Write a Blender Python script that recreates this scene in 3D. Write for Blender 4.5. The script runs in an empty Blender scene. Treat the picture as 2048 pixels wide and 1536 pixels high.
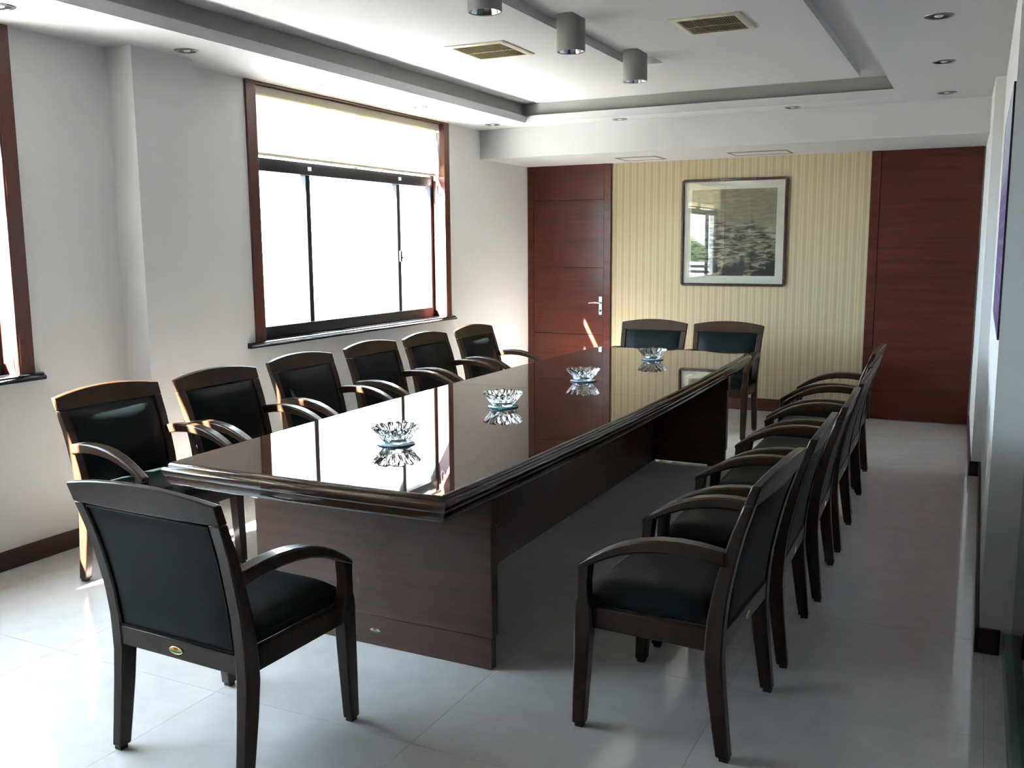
import bpy, bmesh, math, random
from mathutils import Vector, Matrix
random.seed(7)
R = math.radians
scn = bpy.context.scene
COL = scn.collection

# ------------------------------------------------------------------ camera
F_PX, YAW, PITCH, ROLL = 1884.9, 0.46022, -0.14598, -0.00686
CAM = Vector((4.1952, 0.0, 1.5569))
fw = Vector((-math.sin(YAW)*math.cos(PITCH), math.cos(YAW)*math.cos(PITCH), math.sin(PITCH)))
rt = Vector((math.cos(YAW), math.sin(YAW), 0))
up = rt.cross(fw)
r2 = rt*math.cos(ROLL) + up*math.sin(ROLL)
u2 = -rt*math.sin(ROLL) + up*math.cos(ROLL)
cd = bpy.data.cameras.new('camera')
cam = bpy.data.objects.new('camera', cd)
COL.objects.link(cam)
m = Matrix((r2, u2, -fw)).transposed().to_4x4()
m.translation = CAM
cam.matrix_world = m
cd.sensor_fit = 'HORIZONTAL'
cd.sensor_width = 36.0
cd.lens = F_PX/2048*36.0
cd.clip_start = 0.02
cd.clip_end = 300
scn.camera = cam

# ------------------------------------------------------------------ sky, sun, exposure
w = bpy.data.worlds.new('sky')
scn.world = w
w.use_nodes = True
bg = w.node_tree.nodes['Background']
bg.inputs['Color'].default_value = (0.68, 0.86, 1.0, 1)
bg.inputs['Strength'].default_value = 11.0
sd = bpy.data.lights.new('sun', 'SUN')
sd.energy = 190.0
sd.angle = R(0.6)
sd.color = (1.0, 0.955, 0.88)
so = bpy.data.objects.new('sun', sd)
COL.objects.link(so)
SUN = Vector((0.52, 1.45, -1.0)).normalized()
so.rotation_euler = SUN.to_track_quat('-Z', 'Y').to_euler()
so.location = (-6, -14, 10)
scn.view_settings.view_transform = 'Standard'
scn.view_settings.look = 'None'
scn.view_settings.gamma = 1.0
scn.view_settings.use_curve_mapping = False
scn.view_settings.exposure = 1.72

# ------------------------------------------------------------------ materials
def new_mat(name):
    mt = bpy.data.materials.new(name)
    mt.use_nodes = True
    nt = mt.node_tree
    return mt, nt, nt.nodes['Principled BSDF']

def setp(b, **k):
    for n, v in k.items():
        n = n.replace('_', ' ')
        if n in b.inputs:
            b.inputs[n].default_value = v

def plain(name, col, rough=0.5, metal=0.0, noise=0.0, scale=20.0, bump=0.0, **k):
    mt, nt, b = new_mat(name)
    setp(b, Roughness=rough, Metallic=metal, **k)
    b.inputs['Base Color'].default_value = (*col, 1)
    if noise or bump:
        tc = nt.nodes.new('ShaderNodeTexCoord')
        ns = nt.nodes.new('ShaderNodeTexNoise')
        ns.inputs['Scale'].default_value = scale
        ns.inputs['Detail'].default_value = 5
        nt.links.new(tc.outputs['Object'], ns.inputs['Vector'])
        if noise:
            rp = nt.nodes.new('ShaderNodeValToRGB')
            rp.color_ramp.elements[0].position = 0.3
            rp.color_ramp.elements[1].position = 0.7
            rp.color_ramp.elements[0].color = (*[c*(1-noise) for c in col], 1)
            rp.color_ramp.elements[1].color = (*[min(1, c*(1+noise)) for c in col], 1)
            nt.links.new(ns.outputs['Fac'], rp.inputs['Fac'])
            nt.links.new(rp.outputs['Color'], b.inputs['Base Color'])
        if bump:
            bp = nt.nodes.new('ShaderNodeBump')
            bp.inputs['Strength'].default_value = bump
            bp.inputs['Distance'].default_value = 0.002
            nt.links.new(ns.outputs['Fac'], bp.inputs['Height'])
            nt.links.new(bp.outputs['Normal'], b.inputs['Normal'])
    return mt

def wood(name, dark, light, stretch, rough=0.3, scale=6.0, wave=0.0, **k):
    """wood grain running along the axis whose stretch is small"""
    mt, nt, b = new_mat(name)
    setp(b, Roughness=rough, **k)
    tc = nt.nodes.new('ShaderNodeTexCoord')
    mp = nt.nodes.new('ShaderNodeMapping')
    mp.inputs['Scale'].default_value = stretch
    n1 = nt.nodes.new('ShaderNodeTexNoise')
    n1.inputs['Scale'].default_value = scale
    n1.inputs['Detail'].default_value = 8
    n1.inputs['Roughness'].default_value = 0.62
    rp = nt.nodes.new('ShaderNodeValToRGB')
    rp.color_ramp.elements[0].position = 0.32
    rp.color_ramp.elements[1].position = 0.70
    rp.color_ramp.elements[0].color = (*dark, 1)
    rp.color_ramp.elements[1].color = (*light, 1)
    nt.links.new(tc.outputs['Object'], mp.inputs['Vector'])
    nt.links.new(mp.outputs['Vector'], n1.inputs['Vector'])
    nt.links.new(n1.outputs['Fac'], rp.inputs['Fac'])
    nt.links.new(rp.outputs['Color'], b.inputs['Base Color'])
    if wave:
        n2 = nt.nodes.new('ShaderNodeTexNoise')
        n2.inputs['Scale'].default_value = 3.5
        n2.inputs['Detail'].default_value = 1
        bp = nt.nodes.new('ShaderNodeBump')
        bp.inputs['Strength'].default_value = wave
        bp.inputs['Distance'].default_value = 0.01
        nt.links.new(tc.outputs['Object'], n2.inputs['Vector'])
        nt.links.new(n2.outputs['Fac'], bp.inputs['Height'])
        nt.links.new(bp.outputs['Normal'], b.inputs['Normal'])
    return mt

M = {}
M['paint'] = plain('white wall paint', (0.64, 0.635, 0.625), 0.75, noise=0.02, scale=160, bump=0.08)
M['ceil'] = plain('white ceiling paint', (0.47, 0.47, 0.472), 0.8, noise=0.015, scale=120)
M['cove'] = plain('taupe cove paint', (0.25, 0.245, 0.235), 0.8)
M['redwood'] = wood('red door veneer', (0.042, 0.0062, 0.0036), (0.086, 0.0165, 0.0072), (0.6, 6, 9), 0.38, 3.0, Specular_IOR_Level=0.3, Coat_Weight=0.12, Coat_Roughness=0.15)
M['redtrim'] = wood('red brown trim', (0.050, 0.0105, 0.0075), (0.085, 0.020, 0.012), (8, 8, 0.7), 0.35, 3.0, Coat_Weight=0.3, Coat_Roughness=0.15)
M['base'] = wood('dark red skirting', (0.020, 0.0050, 0.004), (0.034, 0.009, 0.0065), (1, 1, 9), 0.5, 3.0)
M['tablewood'] = wood('dark walnut table lacquer', (0.034, 0.0165, 0.0105), (0.050, 0.0245, 0.0155), (9, 0.6, 9), 0.45, 3.0, wave=0.020, Specular_IOR_Level=0.0, Coat_Weight=1.0, Coat_Roughness=0.02, Coat_IOR=1.5)
M['tablepanel'] = wood('walnut table panel', (0.045, 0.020, 0.012), (0.085, 0.038, 0.022), (0.7, 9, 9), 0.34, 3.0, Coat_Weight=0.25, Coat_Roughness=0.2)
M['chairwood'] = wood('chair walnut lacquer', (0.021, 0.0105, 0.0060), (0.033, 0.0165, 0.0090), (3, 3, 2.0), 0.36, 5.0, Specular_IOR_Level=0.15, Coat_Weight=0.28, Coat_Roughness=0.09)
M['leather'] = plain('black leather', (0.0050, 0.0080, 0.0090), 0.45, noise=0.12, scale=260, bump=0.10, Specular_IOR_Level=0.08)
M['rubber'] = plain('black rubber', (0.01, 0.01, 0.01), 0.6)
M['alu'] = plain('black aluminium', (0.018, 0.020, 0.024), 0.32, 0.4)
M['stone'] = plain('black polished stone', (0.010, 0.011, 0.013), 0.10, noise=0.3, scale=90)
M['chrome'] = plain('chrome', (0.75, 0.76, 0.78), 0.16, 1.0)
M['satin'] = plain('satin steel', (0.55, 0.56, 0.57), 0.32, 1.0)
M['ringmetal'] = plain('tarnished ring metal', (0.20, 0.20, 0.20), 0.35, 0.9)  # darker than the satin steel
M['greymetal'] = plain('grey enamel', (0.22, 0.225, 0.21), 0.5, 0.1)
M['darkhole'] = plain('dark lamp interior', (0.05, 0.05, 0.05), 0.35, 0.6)
M['lampglass'] = plain('frosted lamp', (0.6, 0.6, 0.58), 0.3)
M['grille'] = plain('yellowed grille plastic', (0.50, 0.46, 0.34), 0.5)
M['grilledark'] = plain('dusty grille slat', (0.42, 0.36, 0.22), 0.6)
M['void'] = plain('duct interior', (0.12, 0.10, 0.06), 0.9)
M['ventedge'] = plain('grey vent edge', (0.16, 0.15, 0.12), 0.6)
M['grilleback'] = plain('dusty duct lining', (0.20, 0.17, 0.10), 0.9)
M['plastic'] = plain('white plastic', (0.75, 0.75, 0.72), 0.4)
M['cord'] = plain('white cord', (0.8, 0.8, 0.78), 0.5)
M['frame'] = wood('rosewood picture frame', (0.022, 0.007, 0.008), (0.05, 0.016, 0.016), (4, 4, 4), 0.25, 4.0, Coat_Weight=0.3)
M['mat'] = plain('ivory mount board', (0.56, 0.54, 0.47), 0.8, noise=0.03, scale=30)
M['rooftile'] = plain('pale roof tile', (0.12, 0.118, 0.115), 0.8, noise=0.2, scale=8)
M['roofwall'] = plain('neighbour render', (0.14, 0.135, 0.125), 0.9)
M['ground'] = plain('pale concrete yard', (0.06, 0.062, 0.06), 0.9, noise=0.1, scale=1)  # kept dark so little daylight bounces up into the room
M['terrace'] = plain('white terrace screed', (0.84, 0.835, 0.82), 0.9, noise=0.04, scale=3)
M['leaf'] = plain('tree leaves', (0.07, 0.14, 0.03), 0.7, noise=0.5, scale=4)
M['bark'] = plain('tree bark', (0.08, 0.05, 0.03), 0.9)
M['greenrail'] = plain('green tinted rail', (0.16, 0.23, 0.22), 0.35, 0.6)

# polished floor tiles (each tile its own tone by object random)
def floor_mat():
    mt, nt, b = new_mat('polished porcelain tile')
    tc = nt.nodes.new('ShaderNodeTexCoord')
    geo = nt.nodes.new('ShaderNodeNewGeometry')
    ns = nt.nodes.new('ShaderNodeTexNoise')
    ns.inputs['Scale'].default_value = 11.0
    ns.inputs['Detail'].default_value = 6
    rp = nt.nodes.new('ShaderNodeValToRGB')
    rp.color_ramp.elements[0].position = 0.3
    rp.color_ramp.elements[1].position = 0.7
    rp.color_ramp.elements[0].color = (0.575, 0.56, 0.54, 1)
    rp.color_ramp.elements[1].color = (0.635, 0.62, 0.60, 1)
    nt.links.new(geo.outputs['Position'], ns.inputs['Vector'])
    nt.links.new(ns.outputs['Fac'], rp.inputs['Fac'])
    nt.links.new(rp.outputs['Color'], b.inputs['Base Color'])
    setp(b, Roughness=0.25, Specular_IOR_Level=0.15, Coat_Weight=1.0, Coat_Roughness=0.05, Coat_IOR=1.48)
    return mt
M['tile'] = floor_mat()
M['grout'] = plain('tile grout', (0.28, 0.26, 0.23), 0.8)

def wallpaper_mat():
    mt, nt, b = new_mat('striped wallpaper')
    setp(b, Roughness=0.6)
    tc = nt.nodes.new('ShaderNodeTexCoord')
    sp = nt.nodes.new('ShaderNodeSeparateXYZ')
    nt.links.new(tc.outputs['Object'], sp.inputs[0])
    mu = nt.nodes.new('ShaderNodeMath'); mu.operation = 'MULTIPLY'; mu.inputs[1].default_value = 1/0.072
    fr = nt.nodes.new('ShaderNodeMath'); fr.operation = 'FRACT'
    rp = nt.nodes.new('ShaderNodeValToRGB')
    e = rp.color_ramp.elements
    e[0].position = 0.0; e[0].color = (0.365, 0.295, 0.175, 1)
    e[1].position = 0.36; e[1].color = (0.365, 0.295, 0.175, 1)
    for p, c in ((0.42, (0.455, 0.39, 0.265)), (0.50, (0.455, 0.39, 0.265)), (0.56, (0.39, 0.32, 0.195)), (0.72, (0.39, 0.32, 0.195)), (0.78, (0.435, 0.365, 0.24)), (0.92, (0.435, 0.365, 0.24)), (0.98, (0.365, 0.295, 0.175))):
        x = e.new(p); x.color = (*c, 1)
    nt.links.new(sp.outputs['X'], mu.inputs[0])
    nt.links.new(mu.outputs[0], fr.inputs[0])
    nt.links.new(fr.outputs[0], rp.inputs['Fac'])
    nt.links.new(rp.outputs['Color'], b.inputs['Base Color'])
    return mt
M['wallpaper'] = wallpaper_mat()

def art_mat():
    """flat print: sepia ink landscape, misty water above, dark hills and rippled rocks below"""
    mt, nt, b = new_mat('sepia ink landscape print')
    setp(b, Roughness=0.7)
    L = nt.links.new
    N = nt.nodes.new
    tc = N('ShaderNodeTexCoord')
    sp = N('ShaderNodeSeparateXYZ')
    L(tc.outputs['Object'], sp.inputs[0])     # x in +-0.4, z in +-0.4
    mp = N('ShaderNodeMapping'); mp.inputs['Scale'].default_value = (3.0, 1, 13)
    mp.inputs['Rotation'].default_value = (0, R(8), 0)
    L(tc.outputs['Object'], mp.inputs[0])
    n1 = N('ShaderNodeTexNoise'); n1.inputs['Scale'].default_value = 3.2; n1.inputs['Detail'].default_value = 7; n1.inputs['Distortion'].default_value = 0.8
    L(mp.outputs[0], n1.inputs['Vector'])
    n2 = N('ShaderNodeTexNoise'); n2.inputs['Scale'].default_value = 3.6; n2.inputs['Detail'].default_value = 4
    L(tc.outputs['Object'], n2.inputs['Vector'])
    # height plus lump noise decides land or water
    a = N('ShaderNodeMath'); a.operation = 'MULTIPLY_ADD'; a.inputs[1].default_value = 0.42; 
    L(n2.outputs['Fac'], a.inputs[0]); L(sp.outputs['Z'], a.inputs[2])
    land = N('ShaderNodeMapRange'); land.inputs[1].default_value = 0.30; land.inputs[2].default_value = 0.25
    L(a.outputs[0], land.inputs[0])
    r1 = N('ShaderNodeValToRGB')   # rocks
    r1.color_ramp.elements[0].position = 0.40; r1.color_ramp.elements[0].color = (0.022, 0.021, 0.017, 1)
    r1.color_ramp.elements[1].position = 0.66; r1.color_ramp.elements[1].color = (0.36, 0.33, 0.23, 1)
    L(n1.outputs['Fac'], r1.inputs['Fac'])
    r2_ = N('ShaderNodeValToRGB')  # water and mist
    r2_.color_ramp.elements[0].position = 0.38; r2_.color_ramp.elements[0].color = (0.17, 0.145, 0.095, 1)
    r2_.color_ramp.elements[1].position = 0.66; r2_.color_ramp.elements[1].color = (0.27, 0.24, 0.165, 1)
    L(n1.outputs['Fac'], r2_.inputs['Fac'])
    mx = N('ShaderNodeMix'); mx.data_type = 'RGBA'
    L(land.outputs[0], mx.inputs['Factor']); L(r2_.outputs['Color'], mx.inputs[6]); L(r1.outputs['Color'], mx.inputs[7])
    # dark clumps near the foot
    n3 = N('ShaderNodeTexNoise'); n3.inputs['Scale'].default_value = 7.0; n3.inputs['Detail'].default_value = 3
    L(tc.outputs['Object'], n3.inputs['Vector'])
    c = N('ShaderNodeMath'); c.operation = 'MULTIPLY_ADD'; c.inputs[1].default_value = 0.9
    L(sp.outputs['Z'], c.inputs[0]); L(n3.outputs['Fac'], c.inputs[2])
    cl = N('ShaderNodeMapRange'); cl.inputs[1].default_value = 0.23; cl.inputs[2].default_value = 0.15
    L(c.outputs[0], cl.inputs[0])
    mx2 = N('ShaderNodeMix'); mx2.data_type = 'RGBA'; mx2.inputs[7].default_value = (0.018, 0.021, 0.017, 1)
    L(cl.outputs[0], mx2.inputs['Factor']); L(mx.outputs[2], mx2.inputs[6])
    L(mx2.outputs[2], b.inputs['Base Color'])
    return mt
M['art'] = art_mat()

def pane_mat(name, tint, ior=1.5, extra=0.0):
    mt, nt, b = new_mat(name)
    nt.nodes.remove(b)
    out = nt.nodes['Material Output']
    tr = nt.nodes.new('ShaderNodeBsdfTransparent'); tr.inputs[0].default_value = (*tint, 1)
    gl = nt.nodes.new('ShaderNodeBsdfGlossy'); gl.inputs['Roughness'].default_value = 0.0
    lw = nt.nodes.new('ShaderNodeLayerWeight'); lw.inputs[0].default_value = 0.5
    pw = nt.nodes.new('ShaderNodeMath'); pw.operation = 'POWER'; pw.inputs[1].default_value = 5.0
    nt.links.new(lw.outputs['Facing'], pw.inputs[0])
    fr = nt.nodes.new('ShaderNodeMath'); fr.operation = 'MULTIPLY_ADD'; fr.inputs[1].default_value = 0.93; fr.inputs[2].default_value = 0.035
    nt.links.new(pw.outputs[0], fr.inputs[0])
    ad = nt.nodes.new('ShaderNodeMath'); ad.operation = 'ADD'; ad.inputs[1].default_value = extra
    mx = nt.nodes.new('ShaderNodeMixShader')
    nt.links.new(fr.outputs[0], ad.inputs[0])
    nt.links.new(ad.outputs[0], mx.inputs[0]); nt.links.new(tr.outputs[0], mx.inputs[1]); nt.links.new(gl.outputs[0], mx.inputs[2])
    nt.links.new(mx.outputs[0], out.inputs[0])
    return mt
M['pane'] = pane_mat('window glass', (0.95, 0.955, 0.955))
M['picglass'] = pane_mat('picture glass', (0.97, 0.98, 0.97), 1.5, 0.015)
M['greenglass'] = pane_mat('green partition glass', (0.45, 0.55, 0.52), 1.5, 0.04)

def fabric_mat():
    mt, nt, b = new_mat('cream roller blind fabric')
    nt.nodes.remove(b)
    out = nt.nodes['Material Output']
    d = nt.nodes.new('ShaderNodeBsdfDiffuse'); d.inputs[0].default_value = (0.72, 0.66, 0.52, 1)
    t = nt.nodes.new('ShaderNodeBsdfTranslucent'); t.inputs[0].default_value = (0.80, 0.72, 0.55, 1)
    mx = nt.nodes.new('ShaderNodeMixShader'); mx.inputs[0].default_value = 0.5
    nt.links.new(d.outputs[0], mx.inputs[1]); nt.links.new(t.outputs[0], mx.inputs[2]); nt.links.new(mx.outputs[0], out.inputs[0])
    return mt
M['blind'] = fabric_mat()
M['blindbar'] = plain('cream blind case', (0.50, 0.45, 0.35), 0.5)

def crystal_mat():
    mt, nt, b = new_mat('cut crystal glass')
    setp(b, Roughness=0.02, IOR=1.52, Transmission_Weight=1.0)
    b.inputs['Base Color'].default_value = (0.95, 0.98, 0.98, 1)
    return mt
M['crystal'] = crystal_mat()
M['blueglass'] = plain('blue coaster', (0.16, 0.42, 0.55), 0.12, Transmission_Weight=0.35, Coat_Weight=0.5)
M['tealglass'] = plain('teal coaster', (0.10, 0.45, 0.45), 0.12, Transmission_Weight=0.35, Coat_Weight=0.5)
M['bluedge'] = plain('dark blue coaster rim', (0.02, 0.06, 0.14), 0.2)
M['tealedge'] = plain('dark teal coaster rim', (0.02, 0.20, 0.20), 0.2)

def badge_mat(name, along, up_axis, half, base):
    """small oval maker's badge: gold field, dark green foot, red mark in the middle"""
    mt, nt, b = new_mat(name)
    setp(b, Roughness=0.3, Metallic=0.3)
    L, N = nt.links.new, nt.nodes.new
    tc = N('ShaderNodeTexCoord'); sp = N('ShaderNodeSeparateXYZ'); L(tc.outputs['Object'], sp.inputs[0])
    g = N('ShaderNodeMath'); g.operation = 'LESS_THAN'; g.inputs[1].default_value = -half*0.15
    L(sp.outputs[up_axis], g.inputs[0])
    mx = N('ShaderNodeMix'); mx.data_type = 'RGBA'
    mx.inputs[6].default_value = (*base, 1); mx.inputs[7].default_value = (0.04, 0.15, 0.05, 1)
    L(g.outputs[0], mx.inputs['Factor'])
    ab = N('ShaderNodeMath'); ab.operation = 'ABSOLUTE'; L(sp.outputs[along], ab.inputs[0])
    lt = N('ShaderNodeMath'); lt.operation = 'LESS_THAN'; lt.inputs[1].default_value = half*0.8; L(ab.outputs[0], lt.inputs[0])
    gt = N('ShaderNodeMath'); gt.operation = 'GREATER_THAN'; gt.inputs[1].default_value = half*0.12; L(sp.outputs[up_axis], gt.inputs[0])
    an = N('ShaderNodeMath'); an.operation = 'MULTIPLY'; L(lt.outputs[0], an.inputs[0]); L(gt.outputs[0], an.inputs[1])
    m2 = N('ShaderNodeMix'); m2.data_type = 'RGBA'; m2.inputs[7].default_value = (0.45, 0.04, 0.02, 1)
    L(an.outputs[0], m2.inputs['Factor']); L(mx.outputs[2], m2.inputs[6]); L(m2.outputs[2], b.inputs['Base Color'])
    return mt
M['badge'] = badge_mat('gold oval badge', 'X', 'Z', 0.011, (0.55, 0.42, 0.10))
M['badge2'] = badge_mat('silver green oval badge', 'X', 'Z', 0.010, (0.50, 0.52, 0.42))
M['goldrim'] = plain('gold badge rim', (0.75, 0.62, 0.25), 0.25, 0.9)

def poster_mat():
    mt, nt, b = new_mat('purple wall chart')
    setp(b, Roughness=0.35)
    L, N = nt.links.new, nt.nodes.new
    tc = N('ShaderNodeTexCoord'); sp = N('ShaderNodeSeparateXYZ'); L(tc.outputs['Object'], sp.inputs[0])
    rp = N('ShaderNodeValToRGB'); e = rp.color_ramp.elements
    e[0].position = 0.0; e[0].color = (0.085, 0.04, 0.17, 1)
    e[1].position = 1.0; e[1].color = (0.36, 0.40, 0.47, 1)
    x = e.new(0.60); x.color = (0.10, 0.055, 0.20, 1)
    x = e.new(0.74); x.color = (0.30, 0.32, 0.42, 1)
    mr = N('ShaderNodeMapRange'); mr.inputs[1].default_value = -0.46; mr.inputs[2].default_value = 0.46
    L(sp.outputs['Z'], mr.inputs[0]); L(mr.outputs[0], rp.inputs['Fac'])
    wv = N('ShaderNodeTexWave'); wv.bands_direction = 'Z'; wv.inputs['Scale'].default_value = 4.5; wv.inputs['Distortion'].default_value = 0.6
    L(tc.outputs['Object'], wv.inputs['Vector'])
    st = N('ShaderNodeMapRange'); st.inputs[1].default_value = 0.75; st.inputs[2].default_value = 0.95; st.inputs[4].default_value = 0.30
    L(wv.outputs['Fac'], st.inputs[0])
    mx = N('ShaderNodeMix'); mx.data_type = 'RGBA'; mx.inputs[7].default_value = (0.42, 0.40, 0.50, 1)
    L(st.outputs[0], mx.inputs['Factor']); L(rp.outputs['Color'], mx.inputs[6]); L(mx.outputs[2], b.inputs['Base Color'])
    return mt
M['poster'] = poster_mat()

# ------------------------------------------------------------------ helpers
def link(name, me, mat, parent=None, loc=(0, 0, 0), rz=0.0, bevel=0.0, smooth=True, seg=2):
    if isinstance(me, bmesh.types.BMesh):
        bm = me
        bmesh.ops.recalc_face_normals(bm, faces=bm.faces)
        me = bpy.data.meshes.new(name)
        bm.to_mesh(me)
        bm.free()
        if mat is not None:
            me.materials.append(M[mat] if isinstance(mat, str) else mat)
        if smooth:
            me.shade_smooth()
            try:
                me.set_sharp_from_angle(angle=R(38))
            except Exception:
                pass
    o = bpy.data.objects.new(name, me)
    COL.objects.link(o)
    o.location = loc
    o.rotation_euler = (0, 0, rz)
    if parent is not None:
        o.parent = parent
    if bevel:
        bv = o.modifiers.new('bevel', 'BEVEL')
        bv.width = bevel; bv.segments = seg; bv.limit_method = 'ANGLE'; bv.angle_limit = R(35)
    return o

def empty(name, loc=(0, 0, 0), rz=0.0, parent=None):
    o = bpy.data.objects.new(name, None)
    o.empty_display_size = 0.1
    COL.objects.link(o)
    o.location = loc
    o.rotation_euler = (0, 0, rz)
    if parent is not None:
        o.parent = parent
    return o

def tag(o, label=None, cat=None, group=None, kind=None):
    if label: o['label'] = label
    if cat: o['category'] = cat
    if group: o['group'] = group
    if kind: o['kind'] = kind
    return o

def copy_tree(o, parent=None):
    c = o.copy()
    COL.objects.link(c)
    c.parent = parent
    for ch in [x for x in bpy.data.objects if x.parent == o]:
        copy_tree(ch, c)
    return c

def add_box(bm, x0, x1, y0, y1, z0, z1):
    v = [bm.verts.new(p) for p in ((x0, y0, z0), (x1, y0, z0), (x1, y1, z0), (x0, y1, z0), (x0, y0, z1), (x1, y0, z1), (x1, y1, z1), (x0, y1, z1))]
    for f in ((0, 3, 2, 1), (4, 5, 6, 7), (0, 1, 5, 4), (1, 2, 6, 5), (2, 3, 7, 6), (3, 0, 4, 7)):
        bm.faces.new([v[i] for i in f])

def box(name, mat, x0, x1, y0, y1, z0, z1, parent=None, bevel=0.0, off=(0, 0, 0)):
    """box whose origin is at its own centre of base (or relative to parent)"""
    bm = bmesh.new()
    cx, cy = (x0+x1)/2, (y0+y1)/2
    add_box(bm, x0-cx, x1-cx, y0-cy, y1-cy, 0, z1-z0)
    return link(name, bm, mat, parent, (cx-off[0], cy-off[1], z0-off[2]), 0, bevel)

def boxes(name, mat, lst, parent=None, bevel=0.0):
    bm = bmesh.new()
    for b in lst:
        add_box(bm, *b)
    return link(name, bm, mat, parent, bevel=bevel)

def add_prism(bm, pts, z0, z1):
    a = [bm.verts.new((x, y, z0)) for x, y in pts]
    b = [bm.verts.new((x, y, z1)) for x, y in pts]
    n = len(pts)
    bm.faces.new(a[::-1]); bm.faces.new(b)
    for i in range(n):
        bm.faces.new((a[i], a[(i+1) % n], b[(i+1) % n], b[i]))

def add_loft(bm, rings, closed=False):
    """rings: list of lists of points (same count), capped at the ends"""
    vs = [[bm.verts.new(p) for p in r] for r in rings]
    n = len(vs[0])
    for k in range(len(vs)-1 if not closed else len(vs)):
        a, b = vs[k], vs[(k+1) % len(vs)]
        for i in range(n):
            bm.faces.new((a[i], a[(i+1) % n], b[(i+1) % n], b[i]))
    if not closed:
        bm.faces.new(vs[0][::-1]); bm.faces.new(vs[-1])

def add_lathe(bm, prof, seg=32, cap=False, c=(0, 0, 0), wob=None):
    rings = []
    for k, (r, z) in enumerate(prof):
        ring = []
        for i in range(seg):
            a = 2*math.pi*i/seg
            rr, zz = (r, z) if wob is None else wob(k, a, r, z)
            ring.append(bm.verts.new((c[0]+rr*math.cos(a), c[1]+rr*math.sin(a), c[2]+zz)))
        rings.append(ring)
    for a, b in zip(rings, rings[1:]):
        for i in range(seg):
            bm.faces.new((a[i], a[(i+1) % seg], b[(i+1) % seg], b[i]))
    if cap:
        bm.faces.new(rings[0][::-1]); bm.faces.new(rings[-1])

def add_tube(bm, pts, r, seg=8):
    pts = [Vector(p) for p in pts]
    rings = []
    for i, p in enumerate(pts):
        d = (pts[min(i+1, len(pts)-1)] - pts[max(i-1, 0)]).normalized()
        s = d.orthogonal().normalized() if i == 0 else (rings[-1][1] - d*rings[-1][1].dot(d)).normalized()
        t = d.cross(s)
        rings.append(([p + (s*math.cos(2*math.pi*k/seg) + t*math.sin(2*math.pi*k/seg))*r for k in range(seg)], s))
    add_loft(bm, [q[0] for q in rings])

def lerp(tab, z):
    for (a, *va), (b, *vb) in zip(tab, tab[1:]):
        if z <= b:
            t = max(0, (z-a)/(b-a))
            return [p+(q-p)*t for p, q in zip(va, vb)]
    return list(tab[-1][1:])

# ------------------------------------------------------------------ the room
YB = 8.88            # back wall
YF = -1.6            # wall behind the camera
ZS = 2.599           # soffit
XR = 5.75            # outer wall of the corridor behind the glass

# floor: grout bed with one tile object per porcelain tile
floor = tag(boxes('floor', 'grout', [(-0.25, XR+0.2, YF-0.2, YB+0.2, -0.12, -0.002)]), kind='structure')
T = 0.812
bm = bmesh.new()
add_box(bm, 0.0007, T-0.0007, 0.0007, T-0.0007, -0.010, 0.0)
tile_me = bpy.data.meshes.new('tile')
bmesh.ops.recalc_face_normals(bm, faces=bm.faces)
bm.to_mesh(tile_me); bm.free()
tile_me.materials.append(M['tile'])
ix0, ix1 = math.floor((0-1.852)/T), math.ceil((XR-1.852)/T)
iy0, iy1 = math.floor((YF-2.35)/T), math.ceil((YB-2.35)/T)
for i in range(ix0, ix1):
    for j in range(iy0, iy1):
        x0, y0 = 1.852+i*T, 2.35+j*T
        if x0 >= 0 and x0+T <= XR and y0 >= YF and y0+T <= YB:
            link('tile', tile_me, None, floor, (x0, y0, 0))
        else:   # cut tile along a wall
            a, b, c, d = max(x0, 0), min(x0+T, XR), max(y0, YF), min(y0+T, YB)
            if b-a > 0.01 and d-c > 0.01:
                bm = bmesh.new()
                add_box(bm, a-x0+.0007, b-x0-.0007, c-y0+.0007, d-y0-.0007, -0.010, 0.0)
                link('tile', bm, 'tile', floor, (x0, y0, 0))

# left wall with two window openings
W2 = (4.795, 7.165)
W1 = (0.66, 3.03)
ZW = 0.947
TOP = 3.1
wl = [(-0.25, 0, YF-0.2, W1[0], 0, TOP), (-0.25, 0, W1[1], W2[0], 0, TOP), (-0.25, 0, W2[1], YB+0.2, 0, TOP)]
for a, b in (W1, W2):
    wl += [(-0.25, 0, a, b, 0, ZW-0.035), (-0.25, 0, a, b, ZS, TOP)]
wall_left = tag(boxes('wall_left', 'paint', wl), kind='structure')
# pier standing out of the left wall
boxes('pier', 'paint', [(0, 0.180, 3.682, 4.112, 0, ZS)], wall_left)
# back wall
wall_back = tag(boxes('wall_back', 'paint', [(-0.25, XR+0.2, YB, YB+0.2, 0, TOP)]), kind='structure')
wp = boxes('wallpaper', 'wallpaper', [(0.905, 3.292, YB-0.004, YB, 0, 2.342)], wall_back)
# unseen wall behind camera and corridor wall, finished dark to cut fill light
tag(boxes('wall_near', 'redwood', [(-0.25, XR+0.2, YF-0.2, YF, 0, TOP)]), kind='structure')
tag(boxes('wall_corridor', 'redwood', [(XR, XR+0.2, YF, YB, 0, TOP)]), kind='structure')
# right wall: far stretch (very slightly out of parallel), recess, pier, then glass
wall_right = empty('wall_right'); tag(wall_right, kind='structure')
bm = bmesh.new(); add_prism(bm, [(4.172, YB), (4.208, 6.93), (4.45, 6.93), (4.45, YB)], 0, ZS)
link('far_stretch', bm, 'paint', wall_right)
boxes('near_stretch', 'paint', [(4.268, 4.45, 3.87, 6.93, 0, ZS)], wall_right)
boxes('lintel', 'paint', [(4.36, 4.45, YF, 3.87, 2.35, ZS)], wall_right)

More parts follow.
